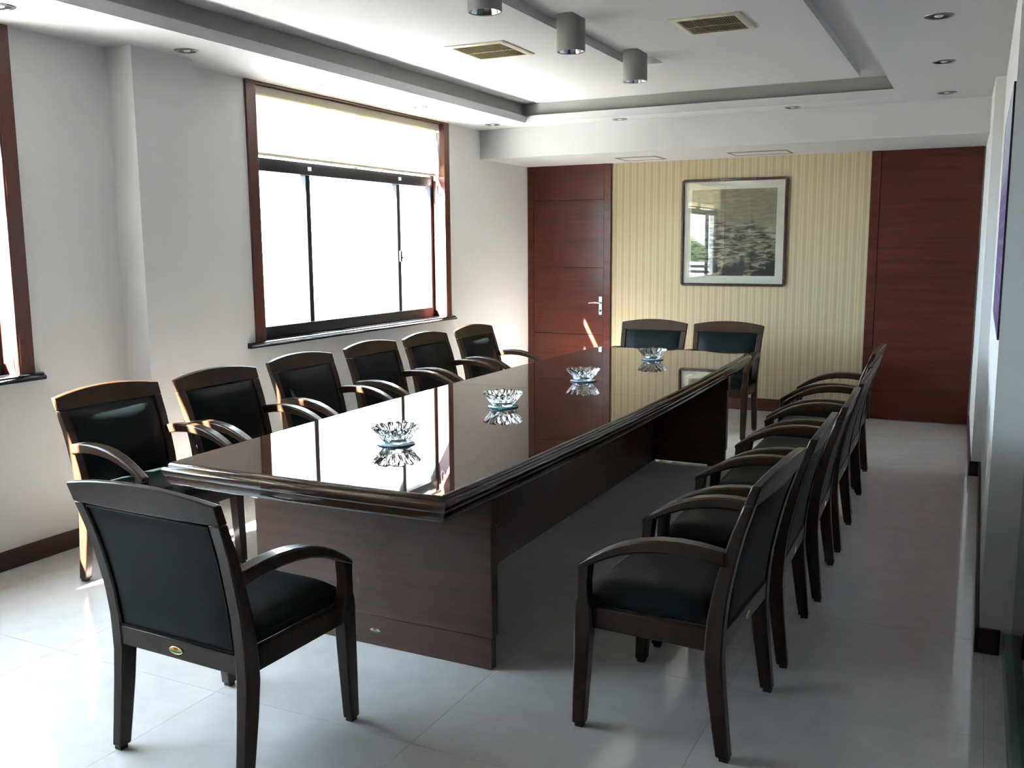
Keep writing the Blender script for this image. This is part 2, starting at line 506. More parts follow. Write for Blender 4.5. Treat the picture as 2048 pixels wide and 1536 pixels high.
# skirtings
def skirting(name, segs, mat='base'):
    e = boxes(name, mat, segs, bevel=0.004)
    return tag(e, kind='structure')
skirting('baseboard_left', [(0, 0.014, YF, 3.682, 0, 0.097), (0, 0.194, 3.668, 3.682, 0, 0.097), (0.18, 0.194, 3.682, 4.126, 0, 0.097), (0, 0.194, 4.112, 4.126, 0, 0.097), (0, 0.014, 4.126, YB-0.05, 0, 0.097)])
skirting('baseboard_back', [(0.905, 3.292, YB-0.018, YB-0.004, 0, 0.12)], 'redtrim')
bm = bmesh.new()
add_prism(bm, [(4.160, YB-0.05), (4.195, 6.916), (4.268, 6.916), (4.268, 6.93), (4.208, 6.93), (4.173, YB-0.05)], 0, 0.10)
add_box(bm, 4.254, 4.268, 3.856, 6.916, 0, 0.10)
add_box(bm, 4.268, 4.34, 3.856, 3.87, 0, 0.10)
tag(link('baseboard_right', bm, 'base', bevel=0.003), kind='structure')

# ceiling: recess plate, soffit ring with a lip, dropped centre panel with a lamp slot, low beam at the far end
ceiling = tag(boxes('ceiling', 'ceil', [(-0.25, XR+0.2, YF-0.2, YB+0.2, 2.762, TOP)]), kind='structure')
LX, RX, BY, NY = 0.603, 3.586, 7.544, -0.45      # lip edges
s = 0.045
def ring(x0, x1, y0, y1, z0, z1):
    return [(0, x0, YF, YB, z0, z1), (x1, XR, YF, YB, z0, z1), (x0, x1, y1, YB, z0, z1), (x0, x1, YF, y0, z0, z1)]
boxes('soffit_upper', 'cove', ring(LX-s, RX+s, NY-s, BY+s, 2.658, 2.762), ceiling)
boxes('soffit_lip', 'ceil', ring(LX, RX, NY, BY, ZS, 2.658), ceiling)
SZ = 2.715
GX0, GX1, GY0, GY1 = 2.05, 2.28, 0.9, 6.09
boxes('centre_panel', 'ceil', [(0.85, GX0, -0.2, 7.262, SZ, 2.762), (GX1, 3.35, -0.2, 7.262, SZ, 2.762), (GX0, GX1, -0.2, GY0, SZ, 2.762), (GX0, GX1, GY1, 7.262, SZ, 2.762)], ceiling)
boxes('far_beam', 'ceil', [(0, 4.30, 7.83, YB, 2.342, ZS)], ceiling)

# ------------------------------------------------------------------ windows
def window(idx, y0, y1, cord_z):
    r = empty('window_%d' % idx, (0, (y0+y1)/2, ZW)); tag(r, kind='structure')
    o = (0, (y0+y1)/2, ZW)
    B = lambda n, mt, *a, bevel=0.002: box(n, mt, *a, parent=r, bevel=bevel, off=o)
    # wooden casing on the wall face and lining in the reveal
    B('casing', 'redtrim', 0.0, 0.018, y0-0.075, y0, ZW, ZS)
    B('casing', 'redtrim', 0.0, 0.018, y1, y1+0.075, ZW, ZS)
    B('jamb_lining', 'redtrim', -0.105, 0.018, y0, y0+0.012, ZW, ZS)
    B('jamb_lining', 'redtrim', -0.105, 0.018, y1-0.012, y1, ZW, ZS)
    B('head_lining', 'redtrim', -0.105, 0.016, y0+0.012, y1-0.012, ZS-0.012, ZS)
    # black aluminium frame
    fx0, fx1 = -0.165, -0.105
    B('frame_stile', 'alu', fx0, fx1, y0, y0+0.05, ZW, ZS)
    B('frame_stile', 'alu', fx0, fx1, y1-0.05, y1, ZW, ZS)
    B('bottom_rail', 'alu', fx0, fx1+0.01, y0+0.05, y1-0.05, ZW, ZW+0.078)
    B('transom', 'alu', fx0, fx1+0.015, y0+0.05, y1-0.05, 2.055, 2.140)
    B('head_rail', 'alu', fx0, fx1, y0+0.05, y1-0.05, ZS-0.05, ZS)
    ma, mb, mc = y0+0.655, y0+1.815, y0+1.24
    B('mullion', 'alu', fx0, fx1, mc-0.025, mc+0.025, 2.14, ZS-0.05)
    for k, my in enumerate((ma, mb)):
        B('sash_stile', 'alu', fx0+0.01, fx1, my-0.024, my+0.024, ZW+0.078, 2.055)
        B('guide_clip', 'plastic', fx1+0.013, fx1+0.024, my-0.016, my+0.016, 2.085, 2.112, bevel=0.001)
    lt = B('latch', 'alu', fx1, fx1+0.018, mb-0.012, mb+0.012, 1.43, 1.52)
    B('latch_lever', 'alu', fx1+0.018, fx1+0.03, mb-0.03, mb+0.008, 1.455, 1.472)
    for a, b, z0, z1 in ((y0+0.05, ma-0.024, ZW+0.078, 2.055), (ma+0.024, mb-0.024, ZW+0.078, 2.055), (mb+0.024, y1-0.05, ZW+0.078, 2.055), (y0+0.05, mc-0.025, 2.14, ZS-0.05), (mc+0.025, y1-0.05, 2.14, ZS-0.05)):
        B('pane', 'pane', -0.138, -0.133, a, b, z0, z1, bevel=0)
    # polished stone sill with a rounded double nose
    bm = bmesh.new()
    prof = [(-0.16, 0.0), (0.028, 0.0), (0.036, -0.004), (0.038, -0.011), (0.046, -0.013), (0.054, -0.022), (0.052, -0.031), (0.042, -0.035), (-0.16, -0.035)]
    inner = [(x, z) for x, z in prof]
    ya, yb = y0-0.15, y1+0.12
    # nose part overlaps the wall face only in front of it
    nose = [(max(x, 0.0), z) for x, z in prof]
    def ringp(y, pr): return [(x, y, z) for x, z in pr]
    add_loft(bm, [ringp(ya-o[1], [(max(x-.012, 0), z) for x, z in prof]), ringp(ya+0.012-o[1], nose), ringp(yb-0.012-o[1], nose), ringp(yb-o[1], [(max(x-.012, 0), z) for x, z in prof])])
    add_box(bm, -0.16, 0.0, y0-o[1], y1-o[1], -0.035, 0)
    bmesh.ops.remove_doubles(bm, verts=bm.verts, dist=1e-5)
    bmesh.ops.dissolve_degenerate(bm, edges=bm.edges, dist=1e-5)
    link('sill', bm, 'stone', r)
    return r
window(1, *W1, 1.05)
window(2, *W2, 2.2)

def roller_blind(y0, y1, zb, cord, label, inset=0.030):
    o = (-0.055, (y0+y1)/2, zb)
    r = empty('roller_blind', o)
    B = lambda n, mt, *a, bevel=0.002: box(n, mt, *a, parent=r, bevel=bevel, off=o)
    B('fabric', 'blind', -0.0565, -0.0545, y0+0.02, y1-0.045, zb+0.012, 2.535, bevel=0)
    B('bottom_bar', 'blindbar', -0.066, -0.046, y0+0.02, y1-0.045, zb-0.006, zb+0.012)
    B('case', 'blindbar', -0.092, -0.03, y0+0.014, y1-0.018, 2.528, ZS-0.013, bevel=0.006)
    B('end_cap', 'plastic', -0.095, -0.027, y1-0.018, y1-0.0125, 2.515, ZS-0.013)
    bm = bmesh.new()
    y = y1-inset-o[1]
    pts = []
    for k in range(25):
        t = k/24
        a = math.pi*2*t
        zz = cord + (2.55-cord)*(0.5+0.5*math.cos(a)) - zb
        pts.append((0.012+0.010*math.sin(a)+0.012*math.sin(3*a), y-0.008*math.cos(a/2), zz))
    add_tube(bm, pts, 0.0028, 6)
    link('pull_cord', bm, 'cord', r)
    return tag(r, label, 'blind', 'cream roller blinds')
roller_blind(*W2, 2.155, 1.98, 'cream roller blind lowered over the top lights of the fully visible window')
roller_blind(*W1, 2.155, 1.02, 'cream roller blind with a long white cord in the window at the left edge', 0.13)

# ------------------------------------------------------------------ doors in the back wall
def door(idx, x0, x1, leaf0, leaf1, ztop, hinge_plate, flush=False):
    r = empty('door_%d' % idx, (x0, YB, 0)); tag(r, kind='structure')
    o = (x0, YB, 0)
    zc = 2.342
    B = lambda n, mt, *a, bevel=0.0025: box(n, mt, *a, parent=r, bevel=bevel, off=o)
    if leaf0-x0 > 0.01:
        B('frame_stile', 'redwood', x0+0.001, leaf0-0.003, YB-0.035, YB, 0, zc)
    if x1-leaf1 > 0.01:
        B('frame_stile', 'redwood', leaf1+0.003, x1-0.001, YB-0.035, YB, 0, zc)
    if not flush:
        B('transom_panel', 'redwood', leaf0, leaf1, YB-0.028, YB-0.012, ztop+0.003, zc, bevel=0.001)
    B('door_core', 'void', leaf0, leaf1, YB-0.012, YB, 0.004, zc, bevel=0)  # dark sheet added behind the panels, stands in for shade in the gaps
    zs = [0.004, zc] if flush else [0.004, 0.664, 1.333, ztop]
    for a, b in zip(zs, zs[1:]):
        B('door_panel', 'redwood', leaf0, leaf1, YB-0.028, YB-0.012, a+0.003, b-0.003, bevel=0.001)
    if hinge_plate:
        pl = B('lock_plate', 'satin', leaf1-0.045, leaf1-0.010, YB-0.036, YB-0.028, 0.865, 1.045)
        bm = bmesh.new()
        p0 = (leaf1-0.027, YB-0.036, 0.985)
        add_tube(bm, [(0, 0, 0), (0, -0.045, 0)], 0.009, 12)
        add_tube(bm, [(0.008, -0.042, 0), (-0.03, -0.046, 0.002), (-0.075, -0.045, 0.0), (-0.11, -0.042, -0.004)], 0.0095, 12)
        link('lever_handle', bm, 'chrome', r, (p0[0]-o[0], p0[1]-o[1], p0[2]))
        bm = bmesh.new(); add_tube(bm, [(0, 0, 0), (0, -0.006, 0)], 0.010, 16)
        link('keyhole', bm, 'alu', r, (p0[0]-o[0], p0[1]-o[1], 0.905))
    return r
door(1, 0.0, 0.905, 0.070, 0.830, 2.0, True)
door(2, 3.292, 4.160, 3.372, 4.160, 2.0, False, True)

# ------------------------------------------------------------------ picture
px0, px1, pz0, pz1 = 1.612, 2.594, 1.164, 2.157
pc = ((px0+px1)/2, YB-0.004, (pz0+pz1)/2)
pr = empty('framed_picture', pc); tag(pr, 'square sepia ink landscape print in a thin dark frame on striped wallpaper', 'picture')
hw, hh = (px1-px0)/2, (pz1-pz0)/2
def rrect(w_, h_, r_, n=5):
    p = []
    for cx, cz, a0 in ((w_-r_, h_-r_, 0), (-w_+r_, h_-r_, 90), (-w_+r_, -h_+r_, 180), (w_-r_, -h_+r_, 270)):
        for k in range(n+1):
            a = R(a0+90*k/n)
            p.append((cx+r_*math.cos(a), cz+r_*math.sin(a)))
    return p
bm = bmesh.new()
secs = []
for w_, y in ((0.0, 0.0), (0.0, -0.022), (0.006, -0.030), (0.018, -0.030), (0.026, -0.022), (0.026, 0.0)):
    secs.append([(x, y, z) for x, z in rrect(hw-w_, hh-w_, max(0.030-w_, 0.006))])
add_loft(bm, secs, closed=True)
link('frame', bm, 'frame', pr)
bm = bmesh.new(); add_box(bm, -hw+0.026, hw-0.026, -0.010, 0, -hh+0.026, hh-0.026)
link('mount', bm, 'mat', pr)
bm = bmesh.new(); add_box(bm, -hw+0.098, hw-0.098, -0.0112, -0.0101, -hh+0.098, hh-0.098)
link('print', bm, 'art', pr)
bm = bmesh.new(); add_box(bm, -hw+0.0255, hw-0.0255, -0.019, -0.0165, -hh+0.0255, hh-0.0255)
link('glazing', bm, 'picglass', pr)

# wall chart on the pier
py0, py1 = 3.885, 5.40
ps = empty('wall_chart', (4.2675, (py0+py1)/2, 1.66)); tag(ps, 'purple and pale blue wall chart hung flat on the white right wall', 'poster')
bm = bmesh.new(); add_box(bm, -0.006, 0.0, -(py1-py0)/2, (py1-py0)/2, -0.455, 0.455)
link('board', bm, 'poster', ps)
bm = bmesh.new()
for z in (-0.459, 0.455):
    add_box(bm, -0.007, 0.0, -(py1-py0)/2-0.004, (py1-py0)/2+0.004, z, z+0.004)
for y in (-(py1-py0)/2-0.004, (py1-py0)/2):
    add_box(bm, -0.007, 0.0, y, y+0.004, -0.455, 0.455)
link('edge_strip', bm, 'alu', ps)

# ------------------------------------------------------------------ glass partition on the right
gp = empty('window_3', (4.365, 1.3, 0)); tag(gp, kind='structure')
for k, (a, b) in enumerate(((2.46, 3.86), (1.04, 2.44), (-1.58, 1.02))):
    box('pane', 'greenglass', 4.378, 4.390, a, b, 0.09, 2.30, gp, off=(4.365, 1.3, 0))
box('bottom_rail', 'greenrail', 4.350, 4.418, YF+0.005, 3.865, 0.0, 0.09, gp, 0.004, (4.365, 1.3, 0))
box('top_rail', 'greenrail', 4.362, 4.406, YF+0.005, 3.865, 2.30, 2.35, gp, 0.004, (4.365, 1.3, 0))

# ------------------------------------------------------------------ conference table
CX, CY = 2.112, 4.708
table = empty('conference_table', (CX, CY, 0))
tag(table, 'long dark walnut boat-shaped conference table with a mirror-glossy top', 'table')
Y0, Y1 = 2.487-CY, 6.930-CY
HALF = 0.612
def hw_at(y):
    t = min(1, abs(y)/(-Y0))
    return HALF + 0.055*(1-t**2.0)
def outline(sign, inset):
    """half outline (near half sign=-1 / far half sign=1) from the centre seam"""
    n = 12
    ye = (Y1 - inset) if sign > 0 else (Y0 + inset)
    ys = [ye*k/n for k in range(n+1)]
    right = [(hw_at(y)-inset, y) for y in ys]
    rc = 0.020
    left = [(-x, y) for x, y in right]
    # end edge very slightly bowed
    end = []
    for k in range(1, 8):
        t = k/8
        x = right[-1][0]*(1-2*t)
        end.append((x, ye + sign*0.014*(1-(2*t-1)**2)))
    return right + end + left[::-1]
prof = [(0.036, 0.767), (0.030, 0.7662), (0.024, 0.763), (0.020, 0.757), (0.0195, 0.753), (0.011, 0.751), (0.003, 0.745), (0.000, 0.736), (0.002, 0.726), (0.008, 0.718), (0.0135, 0.714), (0.0140, 0.704), (0.017, 0.692), (0.025, 0.682), (0.036, 0.677), (0.050, 0.676)]
for sgn in (-1, 1):
    bm = bmesh.new()
    secs = []
    for ins, z in prof:
        pts = outline(sgn, ins)
        pts = [(x, y if abs(y) > 1e-6 else sgn*0.0012, z) for x, y in pts]
        secs.append(pts)
    add_loft(bm, secs)
    tt = link('table_top', bm, 'tablewood', table)
    for pl in tt.data.polygons:            # keep the flat faces of the top optically flat
        if len(pl.vertices) > 8:
            for ei in {tt.data.edge_keys.index(k) for k in pl.edge_keys}:
                tt.data.edges[ei].use_edge_sharp = True
# sub frame under the top
for ya, yb_ in ((2.903-CY, 2.972-CY), (6.443-CY, 6.512-CY)):
    box('apron', 'tablepanel', -0.560, 0.560, ya, yb_, 0.552, 0.677, table, 0.004)
box('top_bearer', 'tablepanel', -0.40, 0.40, 2.972-CY, 6.443-CY, 0.640, 0.677, table)
# two end panels on plinths, long modesty panel between
for yy in (2.913-CY, 6.452-CY):
    p = box('end_panel', 'tablepanel', -0.551, 0.551, yy, yy+0.050, 0.125, 0.552, table, 0.003)
    q = box('plinth', 'tablepanel', -0.545, 0.545, yy+0.006, yy+0.044, 0.0 if yy < 0 else 0.012, 0.125, table, 0.003)
    for xx in ((-0.45, 0.0, 0.45) if yy > 0 else ()):
        box('foot', 'rubber', xx-0.03, xx+0.03, yy+0.012, yy+0.038, 0.0, 0.012, table)
box('modesty_panel', 'tablepanel', -0.02, 0.02, 2.963-CY, 6.452-CY, 0.0, 0.640, table)
bm = bmesh.new()
add_lathe(bm, [(0.0001, 0.0), (0.024, 0.0)], 24)
for v in bm.verts: v.co = Vector((v.co.x, -0.0012, v.co.y*0.42))
add_lathe_bm = bm
bo = link('badge', bm, 'badge2', table, (2.140-CX, 2.919-CY-0.0005, 0.062))
bo['label'] = 'small oval silver and green badge'

# ------------------------------------------------------------------ armchairs
PROF = [  # z, y front, y back of the rear leg / stile
    (0.0, -0.219, -0.261), (0.10, -0.203, -0.250), (0.22, -0.185, -0.238), (0.32, -0.174, -0.230), (0.42, -0.177, -0.232), (0.52, -0.194, -0.243),
    (0.62, -0.219, -0.262), (0.72, -0.250, -0.287), (0.80, -0.281, -0.313), (0.88, -0.311, -0.338), (0.95, -0.335, -0.360)]
OUT = [(0.0, 0.278, 0.240), (0.32, 0.280, 0.236), (0.45, 0.280, 0.236), (0.65, 0.287, 0.243), (0.80, 0.295, 0.251), (0.90, 0.301, 0.257)]

def make_chair():
    r = empty('armchair')
    ZTOP = 0.815
    for s_ in (-1, 1):
        bm = bmesh.new()
        rings = []
        for z in (0.012, 0.10, 0.22, 0.32, 0.38, 0.44, 0.52, 0.58, 0.65, 0.72, 0.77, ZTOP):
            yf, yb = lerp(PROF, z); xo, xi = lerp(OUT, z)
            rings.append([(s_*xi, yf, z), (s_*xo, yf, z), (s_*xo, yb, z), (s_*xi, yb, z)])
        add_loft(bm, rings)
        lg = link('leg', bm, 'chairwood', r, bevel=0.005)
        box('glide', 'rubber', s_*0.259-0.013, s_*0.259+0.013, -0.255, -0.227, 0, 0.012, lg)
        # front leg with a shoulder at the seat, running up to the arm
        bm = bmesh.new()
        rings = []
        for z, yf, yb, xo, xi in ((0.012, 0.258, 0.217, 0.293, 0.255), (0.20, 0.253, 0.203, 0.296, 0.252), (0.40, 0.248, 0.190, 0.299, 0.250), (0.425, 0.246, 0.192, 0.299, 0.252), (0.445, 0.240, 0.199, 0.299, 0.257), (0.50, 0.238, 0.200, 0.300, 0.259), (0.560, 0.236, 0.192, 0.302, 0.260)):
            rings.append([(s_*xi, yf, z), (s_*xo, yf, z), (s_*xo, yb, z), (s_*xi, yb, z)])
        # slant the top to follow the arm
        a = rings[-1]
        rings[-1] = [(a[0][0], a[0][1], 0.548), (a[1][0], a[1][1], 0.548), (a[2][0], a[2][1], 0.566), (a[3][0], a[3][1], 0.566)]
        add_loft(bm, rings)
        lg = link('leg', bm, 'chairwood', r, bevel=0.005)
        box('glide', 'rubber', s_*0.274-0.013, s_*0.274+0.013, 0.224, 0.250, 0, 0.012, lg)
        # curved arm
        bm = bmesh.new()
        rings = []
        for y, zt, zb, xo, xi in ((0.240, 0.556, 0.536, 0.302, 0.260), (0.200, 0.585, 0.556, 0.304, 0.259), (0.150, 0.616, 0.582, 0.306, 0.257), (0.095, 0.643, 0.606, 0.308, 0.255), (0.035, 0.663, 0.624, 0.309, 0.253), (-0.030, 0.675, 0.634, 0.309, 0.252), (-0.095, 0.679, 0.637, 0.307, 0.251), (-0.155, 0.676, 0.633, 0.304, 0.250), (-0.215, 0.668, 0.622, 0.298, 0.250), (-0.236, 0.664, 0.618, 0.294, 0.252)):
            rings.append([(s_*xi, y, zb), (s_*xo, y, zb), (s_*xo, y, zt), (s_*xi, y, zt)])
        add_loft(bm, rings)
        link('armrest', bm, 'chairwood', r, bevel=0.007)
        # side rail
        bm = bmesh.new()
        x0, x1 = sorted((s_*0.246, s_*0.272))
        add_box(bm, x0, x1, -0.182, 0.200, 0.342, 0.412)
        link('side_rail', bm, 'chairwood', r, bevel=0.003)
    bm = bmesh.new(); add_box(bm, -0.256, 0.256, 0.204, 0.232, 0.342, 0.412)
    link('front_rail', bm, 'chairwood', r, bevel=0.003)
    # top rail, arched
    bm = bmesh.new()
    rings = []
    n = 16
    for k in range(n+1):
        x = -0.300 + 0.600*k/n
        t = x/0.300
        zt = 0.875 + 0.031*(1-t*t)
        bow = 0.010*(1-t*t)
        yf0, yb0 = lerp(PROF, ZTOP); yf1, yb1 = lerp(PROF, zt)
        x0_ = t*lerp(OUT, ZTOP)[0]; x1_ = t*lerp(OUT, 0.875)[0]
        rings.append([(x0_, yf0-bow, ZTOP), (x0_, yb0-bow, ZTOP), (x1_, yb1-bow, zt), (x1_, yf1-bow, zt)])
    add_loft(bm, rings)
    link('top_rail', bm, 'chairwood', r, bevel=0.004)
    # lower back rail
    bm = bmesh.new()
    rings = []
    for x in (-0.240, 0.240):
        rings.append([(x, -0.190, 0.342), (x, -0.226, 0.342), (x, -0.229, 0.405), (x, -0.190, 0.405)])
    add_loft(bm, rings)
    link('back_rail', bm, 'chairwood', r, bevel=0.003)
    # upholstered back, cushioned to the front, flat with piping behind
    bm = bmesh.new()
    nx, nz = 10, 12
    z0, z1 = 0.407, 0.813
    def grid(front):
        g = []
        for j in range(nz+1):
            z = z0 + (z1-z0)*j/nz
            yf, yb = lerp(PROF, z); xo, xi = lerp(OUT, z)
            row = []
            for i in range(nx+1):
                t = -1 + 2*i/nx
                x = t*(xi-0.001)
                ex = max(0.0, 1-abs(t)**5); ez = max(0.0, 1-abs(2*j/nz-1)**7)
                bow = 0.010*(1-t*t)*min(1, (z-z0)/(z1-z0))
                if front:
                    y = yf - 0.010 + 0.030*(ex*ez)**0.7 - bow
                else:
                    y = yb + 0.006 - 0.004*(ex*ez)**0.5 - bow
                row.append(bm.verts.new((x, y, z)))
            g.append(row)
        return g
    gf, gb = grid(True), grid(False)
    for g in (gf, gb):
        for j in range(nz):
            for i in range(nx):
                bm.faces.new((g[j][i], g[j][i+1], g[j+1][i+1], g[j+1][i]))
    for j in range(nz):
        for i in (0, nx):
            bm.faces.new((gf[j][i], gf[j+1][i], gb[j+1][i], gb[j][i]))
    for i in range(nx):
        for j in (0, nz):
            bm.faces.new((gf[j][i], gf[j][i+1], gb[j][i+1], gb[j][i]))
    bk = link('backrest', bm, 'leather', r)
    bm = bmesh.new()
    pts = []
    for (t, z) in ((-1, 0.412), (-1, 0.55), (-1, 0.68), (-1, 0.805), (-0.5, 0.808), (0, 0.808), (0.5, 0.808), (1, 0.805), (1, 0.68), (1, 0.55), (1, 0.412), (0.5, 0.411), (0, 0.411), (-0.5, 0.411), (-1, 0.412)):
        yf, yb = lerp(PROF, z); xo, xi = lerp(OUT, z)
        bow = 0.010*(1-t*t)*min(1, (z-z0)/(z1-z0))
        pts.append((t*(xi-0.005), yb+0.004-bow, z))
    add_tube(bm, pts, 0.004, 6)
    link('piping', bm, 'leather', bk)
    # seat cushion
    bm = bmesh.new()
    nx, ny = 12, 12
    def seat_pt(i, j, top):
        u = -1+2*i/nx; v = -1+2*j/ny
        hwid = 0.252 if v < 0 else 0.252
        ex = max(0.0, 1-abs(u)**6); ey = max(0.0, 1-abs(v)**6)
        x = u*hwid
        y = 0.026 + v*0.218
        if top:
            z = 0.446 + 0.044*(ex*ey)**0.45 - 0.010*(v < 0)*(-v) 
        else:
            z = 0.413
        return (x, y, z)
    gt = [[bm.verts.new(seat_pt(i, j, True)) for i in range(nx+1)] for j in range(ny+1)]
    gb = [[bm.verts.new(seat_pt(i, j, False)) for i in range(nx+1)] for j in range(ny+1)]
    for g in (gt, gb):
        for j in range(ny):
            for i in range(nx):
                bm.faces.new((g[j][i], g[j][i+1], g[j+1][i+1], g[j+1][i]))
    for j in range(ny):
        for i in (0, nx):
            bm.faces.new((gt[j][i], gt[j+1][i], gb[j+1][i], gb[j][i]))
    for i in range(nx):
        for j in (0, ny):
            bm.faces.new((gt[j][i], gt[j][i+1], gb[j][i+1], gb[j][i]))
    link('seat', bm, 'leather', r, bevel=0.004)
    # maker's badge on the back of the lower rail
    bm = bmesh.new()
    add_lathe(bm, [(0.0001, 0.0), (0.026, 0.0)], 24)
    for v in bm.verts: v.co = Vector((v.co.x, 0, v.co.y*0.40))
    b = link('badge', bm, 'badge', r, (0.0, -0.2305, 0.372))
    bm = bmesh.new()
    add_tube(bm, [(0.0265*math.cos(2*math.pi*k/24), 0, 0.0108*math.sin(2*math.pi*k/24)) for k in range(25)], 0.0012, 6)
    link('badge_rim', bm, 'goldrim', b)
    b['label'] = 'small oval gold and green badge'
    return r

H = math.pi/2
chairs = [  # x, y, rot, label, group
    (2.122, 2.166, -0.035, 'black leather armchair at the near end of the table, its back to the viewer', None),
    (0.726, 3.190, -H-R(1.8), 'black leather armchair nearest the viewer in the row under the window', 'armchairs on the window side'),
    (0.796, 3.851, -H-R(1.6), 'second black leather armchair from the viewer in the row under the window', 'armchairs on the window side'),
    (0.757, 4.618, -H-R(1.4), 'third black leather armchair from the viewer in the row under the window', 'armchairs on the window side'),
    (0.724, 5.424, -H-R(0.8), 'fourth black leather armchair from the viewer in the row under the window', 'armchairs on the window side'),
    (0.731, 6.138, -H-R(1.2), 'fifth black leather armchair from the viewer in the row under the window', 'armchairs on the window side'),
    (0.736, 6.895, -H-R(1.8), 'last black leather armchair of the window row, nearest the red door', 'armchairs on the window side'),
    (3.353, 2.950, H-R(3.0), 'large black leather armchair at lower right, seen side-on facing the table', 'armchairs on the shaded side'),
    (3.376, 3.668, H+R(1.0), 'second black leather armchair from the viewer in the shaded right-hand row', 'armchairs on the shaded side'),
    (3.384, 4.398, H+R(2.0), 'third black leather armchair from the viewer in the shaded right-hand row', 'armchairs on the shaded side'),
    (3.375, 5.136, H+R(1.0), 'fourth black leather armchair from the viewer in the shaded right-hand row', 'armchairs on the shaded side'),
    (3.350, 5.830, H+R(0.5), 'fifth black leather armchair from the viewer in the shaded right-hand row', 'armchairs on the shaded side'),
    (3.310, 6.500, H-R(1.0), 'last black leather armchair of the shaded right-hand row, nearest the striped wallpaper', 'armchairs on the shaded side'),
    (1.640, 7.665, 2*H-R(0.6), 'black leather armchair at the far table end, the one closer to the red door', 'armchairs at the far end'),
    (2.292, 7.670, 2*H-R(0.6), 'black leather armchair at the far table end, below the framed picture', 'armchairs at the far end'),
]
proto = make_chair()
for i, (x, y, a, lab, grp) in enumerate(chairs):
    c = proto if i == 0 else copy_tree(proto)
    c.location = (x, y, 0)
    c.rotation_euler = (0, 0, a)
    if 'group' in c: del c['group']
    tag(c, lab, 'chair', grp)

# ------------------------------------------------------------------ ashtrays on coasters
def make_ashtray():
    r = empty('ashtray')
    bm = bmesh.new()
    seg = 64
    P = [(0.0001, 0.0), (0.046, 0.0), (0.060, 0.014), (0.078, 0.036), (0.098, 0.060), (0.090, 0.066), (0.066, 0.044), (0.052, 0.026), (0.036, 0.016), (0.0001, 0.015)]
    def wob(k, a, rr, z):
        if k in (2, 3, 4, 5, 6):
            ph = math.pi if k % 2 else 0.0
            zig = math.cos(16*a+ph)
            amp = {2: 0.035, 3: 0.055, 4: 0.045, 5: 0.05, 6: 0.05}[k]
            lob = abs(math.sin(4*a))
            return rr*(1 + amp*zig - 0.03*(1-lob)), z + (0.006*lob-0.003 + 0.002*zig if k in (4, 5) else 0.002*zig)
        return rr, z
    add_lathe(bm, P, seg, wob=wob)
    link('bowl', bm, 'crystal', r, smooth=False)
    return r
def make_coaster(mat, edge):
    r = empty('coaster')
    bm = bmesh.new()
    add_lathe(bm, [(0.0001, 0.0018), (0.070, 0.0018), (0.072, 0.003), (0.072, 0.0055), (0.070, 0.0068), (0.0001, 0.0068)], 48)
    d = link('disc', bm, mat, r)
    bm = bmesh.new()
    def wob(k, a, rr, z): return rr + 0.0012*math.cos(48*a), z
    add_lathe(bm, [(0.066, 0.0), (0.0735, 0.0), (0.0755, 0.0012), (0.0755, 0.0040), (0.0722, 0.0044), (0.0718, 0.0018), (0.066, 0.0018)], 96, wob=wob)
    link('beaded_rim', bm, edge, r)
    return r
ash = [(2.118, 3.135, 'blueglass', 'bluedge', 'in the window glare, nearest the viewer'), (2.112, 4.100, 'tealglass', 'tealedge', 'second from the viewer on the table'),
       (2.137, 5.090, 'blueglass', 'bluedge', 'third from the viewer on the table'), (2.184, 6.250, 'blueglass', 'bluedge', 'at the far end of the table')]
a0 = make_ashtray()
for i, (x, y, mt, ed, where) in enumerate(ash):
    a = a0 if i == 0 else copy_tree(a0)
    a.location = (x, y, 0.767+0.0070)
    a.rotation_euler = (0, 0, 0.3+0.7*i)
    tag(a, 'scalloped crystal glass ashtray ' + where, 'ashtray', 'crystal ashtrays on the table')
    c = make_coaster(mt, ed)
    c.location = (x, y, 0.7671)
    tag(c, ('round %s coaster under the crystal ashtray ' % ('teal' if mt == 'tealglass' else 'blue')) + where, 'coaster', 'round coasters under the ashtrays')

# ------------------------------------------------------------------ ceiling fittings
def make_downlight():
    r = empty('downlight')
    bm = bmesh.new()
    add_lathe(bm, [(0.046, 0.0), (0.064, 0.0), (0.063, -0.003), (0.056, -0.006), (0.048, -0.005), (0.046, -0.002)], 32)
    link('trim_ring', bm, 'ringmetal', r)
    bm = bmesh.new()
    add_lathe(bm, [(0.0005, -0.0008), (0.030, -0.0008), (0.047, -0.0035)], 32)
    link('reflector', bm, 'darkhole', r)
    bm = bmesh.new()
    add_lathe(bm, [(0.020, -0.0009), (0.017, -0.004), (0.010, -0.0065), (0.0003, -0.007)], 20)
    link('lamp', bm, 'lampglass', r)
    return r
dl = [(0.314, 2.857, 'cut by the left edge over the window side'), (0.319, 3.931, 'in the window-side soffit above the pier'), (0.317, 5.112, 'in the window-side soffit above the blind'),
      (0.308, 6.297, 'in the window-side soffit near the window end'), (0.308, 7.496, 'in the window-side soffit next to the far beam'), (1.403, 7.70, 'in the far soffit above the red door side'),
      (2.813, 7.70, 'in the far soffit right of the picture'), (3.949, 4.990, 'in the right soffit, nearest the viewer'), (3.929, 6.225, 'in the right soffit, middle one of three'), (3.905, 7.494, 'in the right soffit, nearest the far beam')]
d0 = make_downlight()
for i, (x, y, wh) in enumerate(dl):
    d = d0 if i == 0 else copy_tree(d0)
    d.location = (x, y, ZS)
    tag(d, 'small round recessed chrome downlight ' + wh, 'downlight', 'recessed downlights in the soffit')

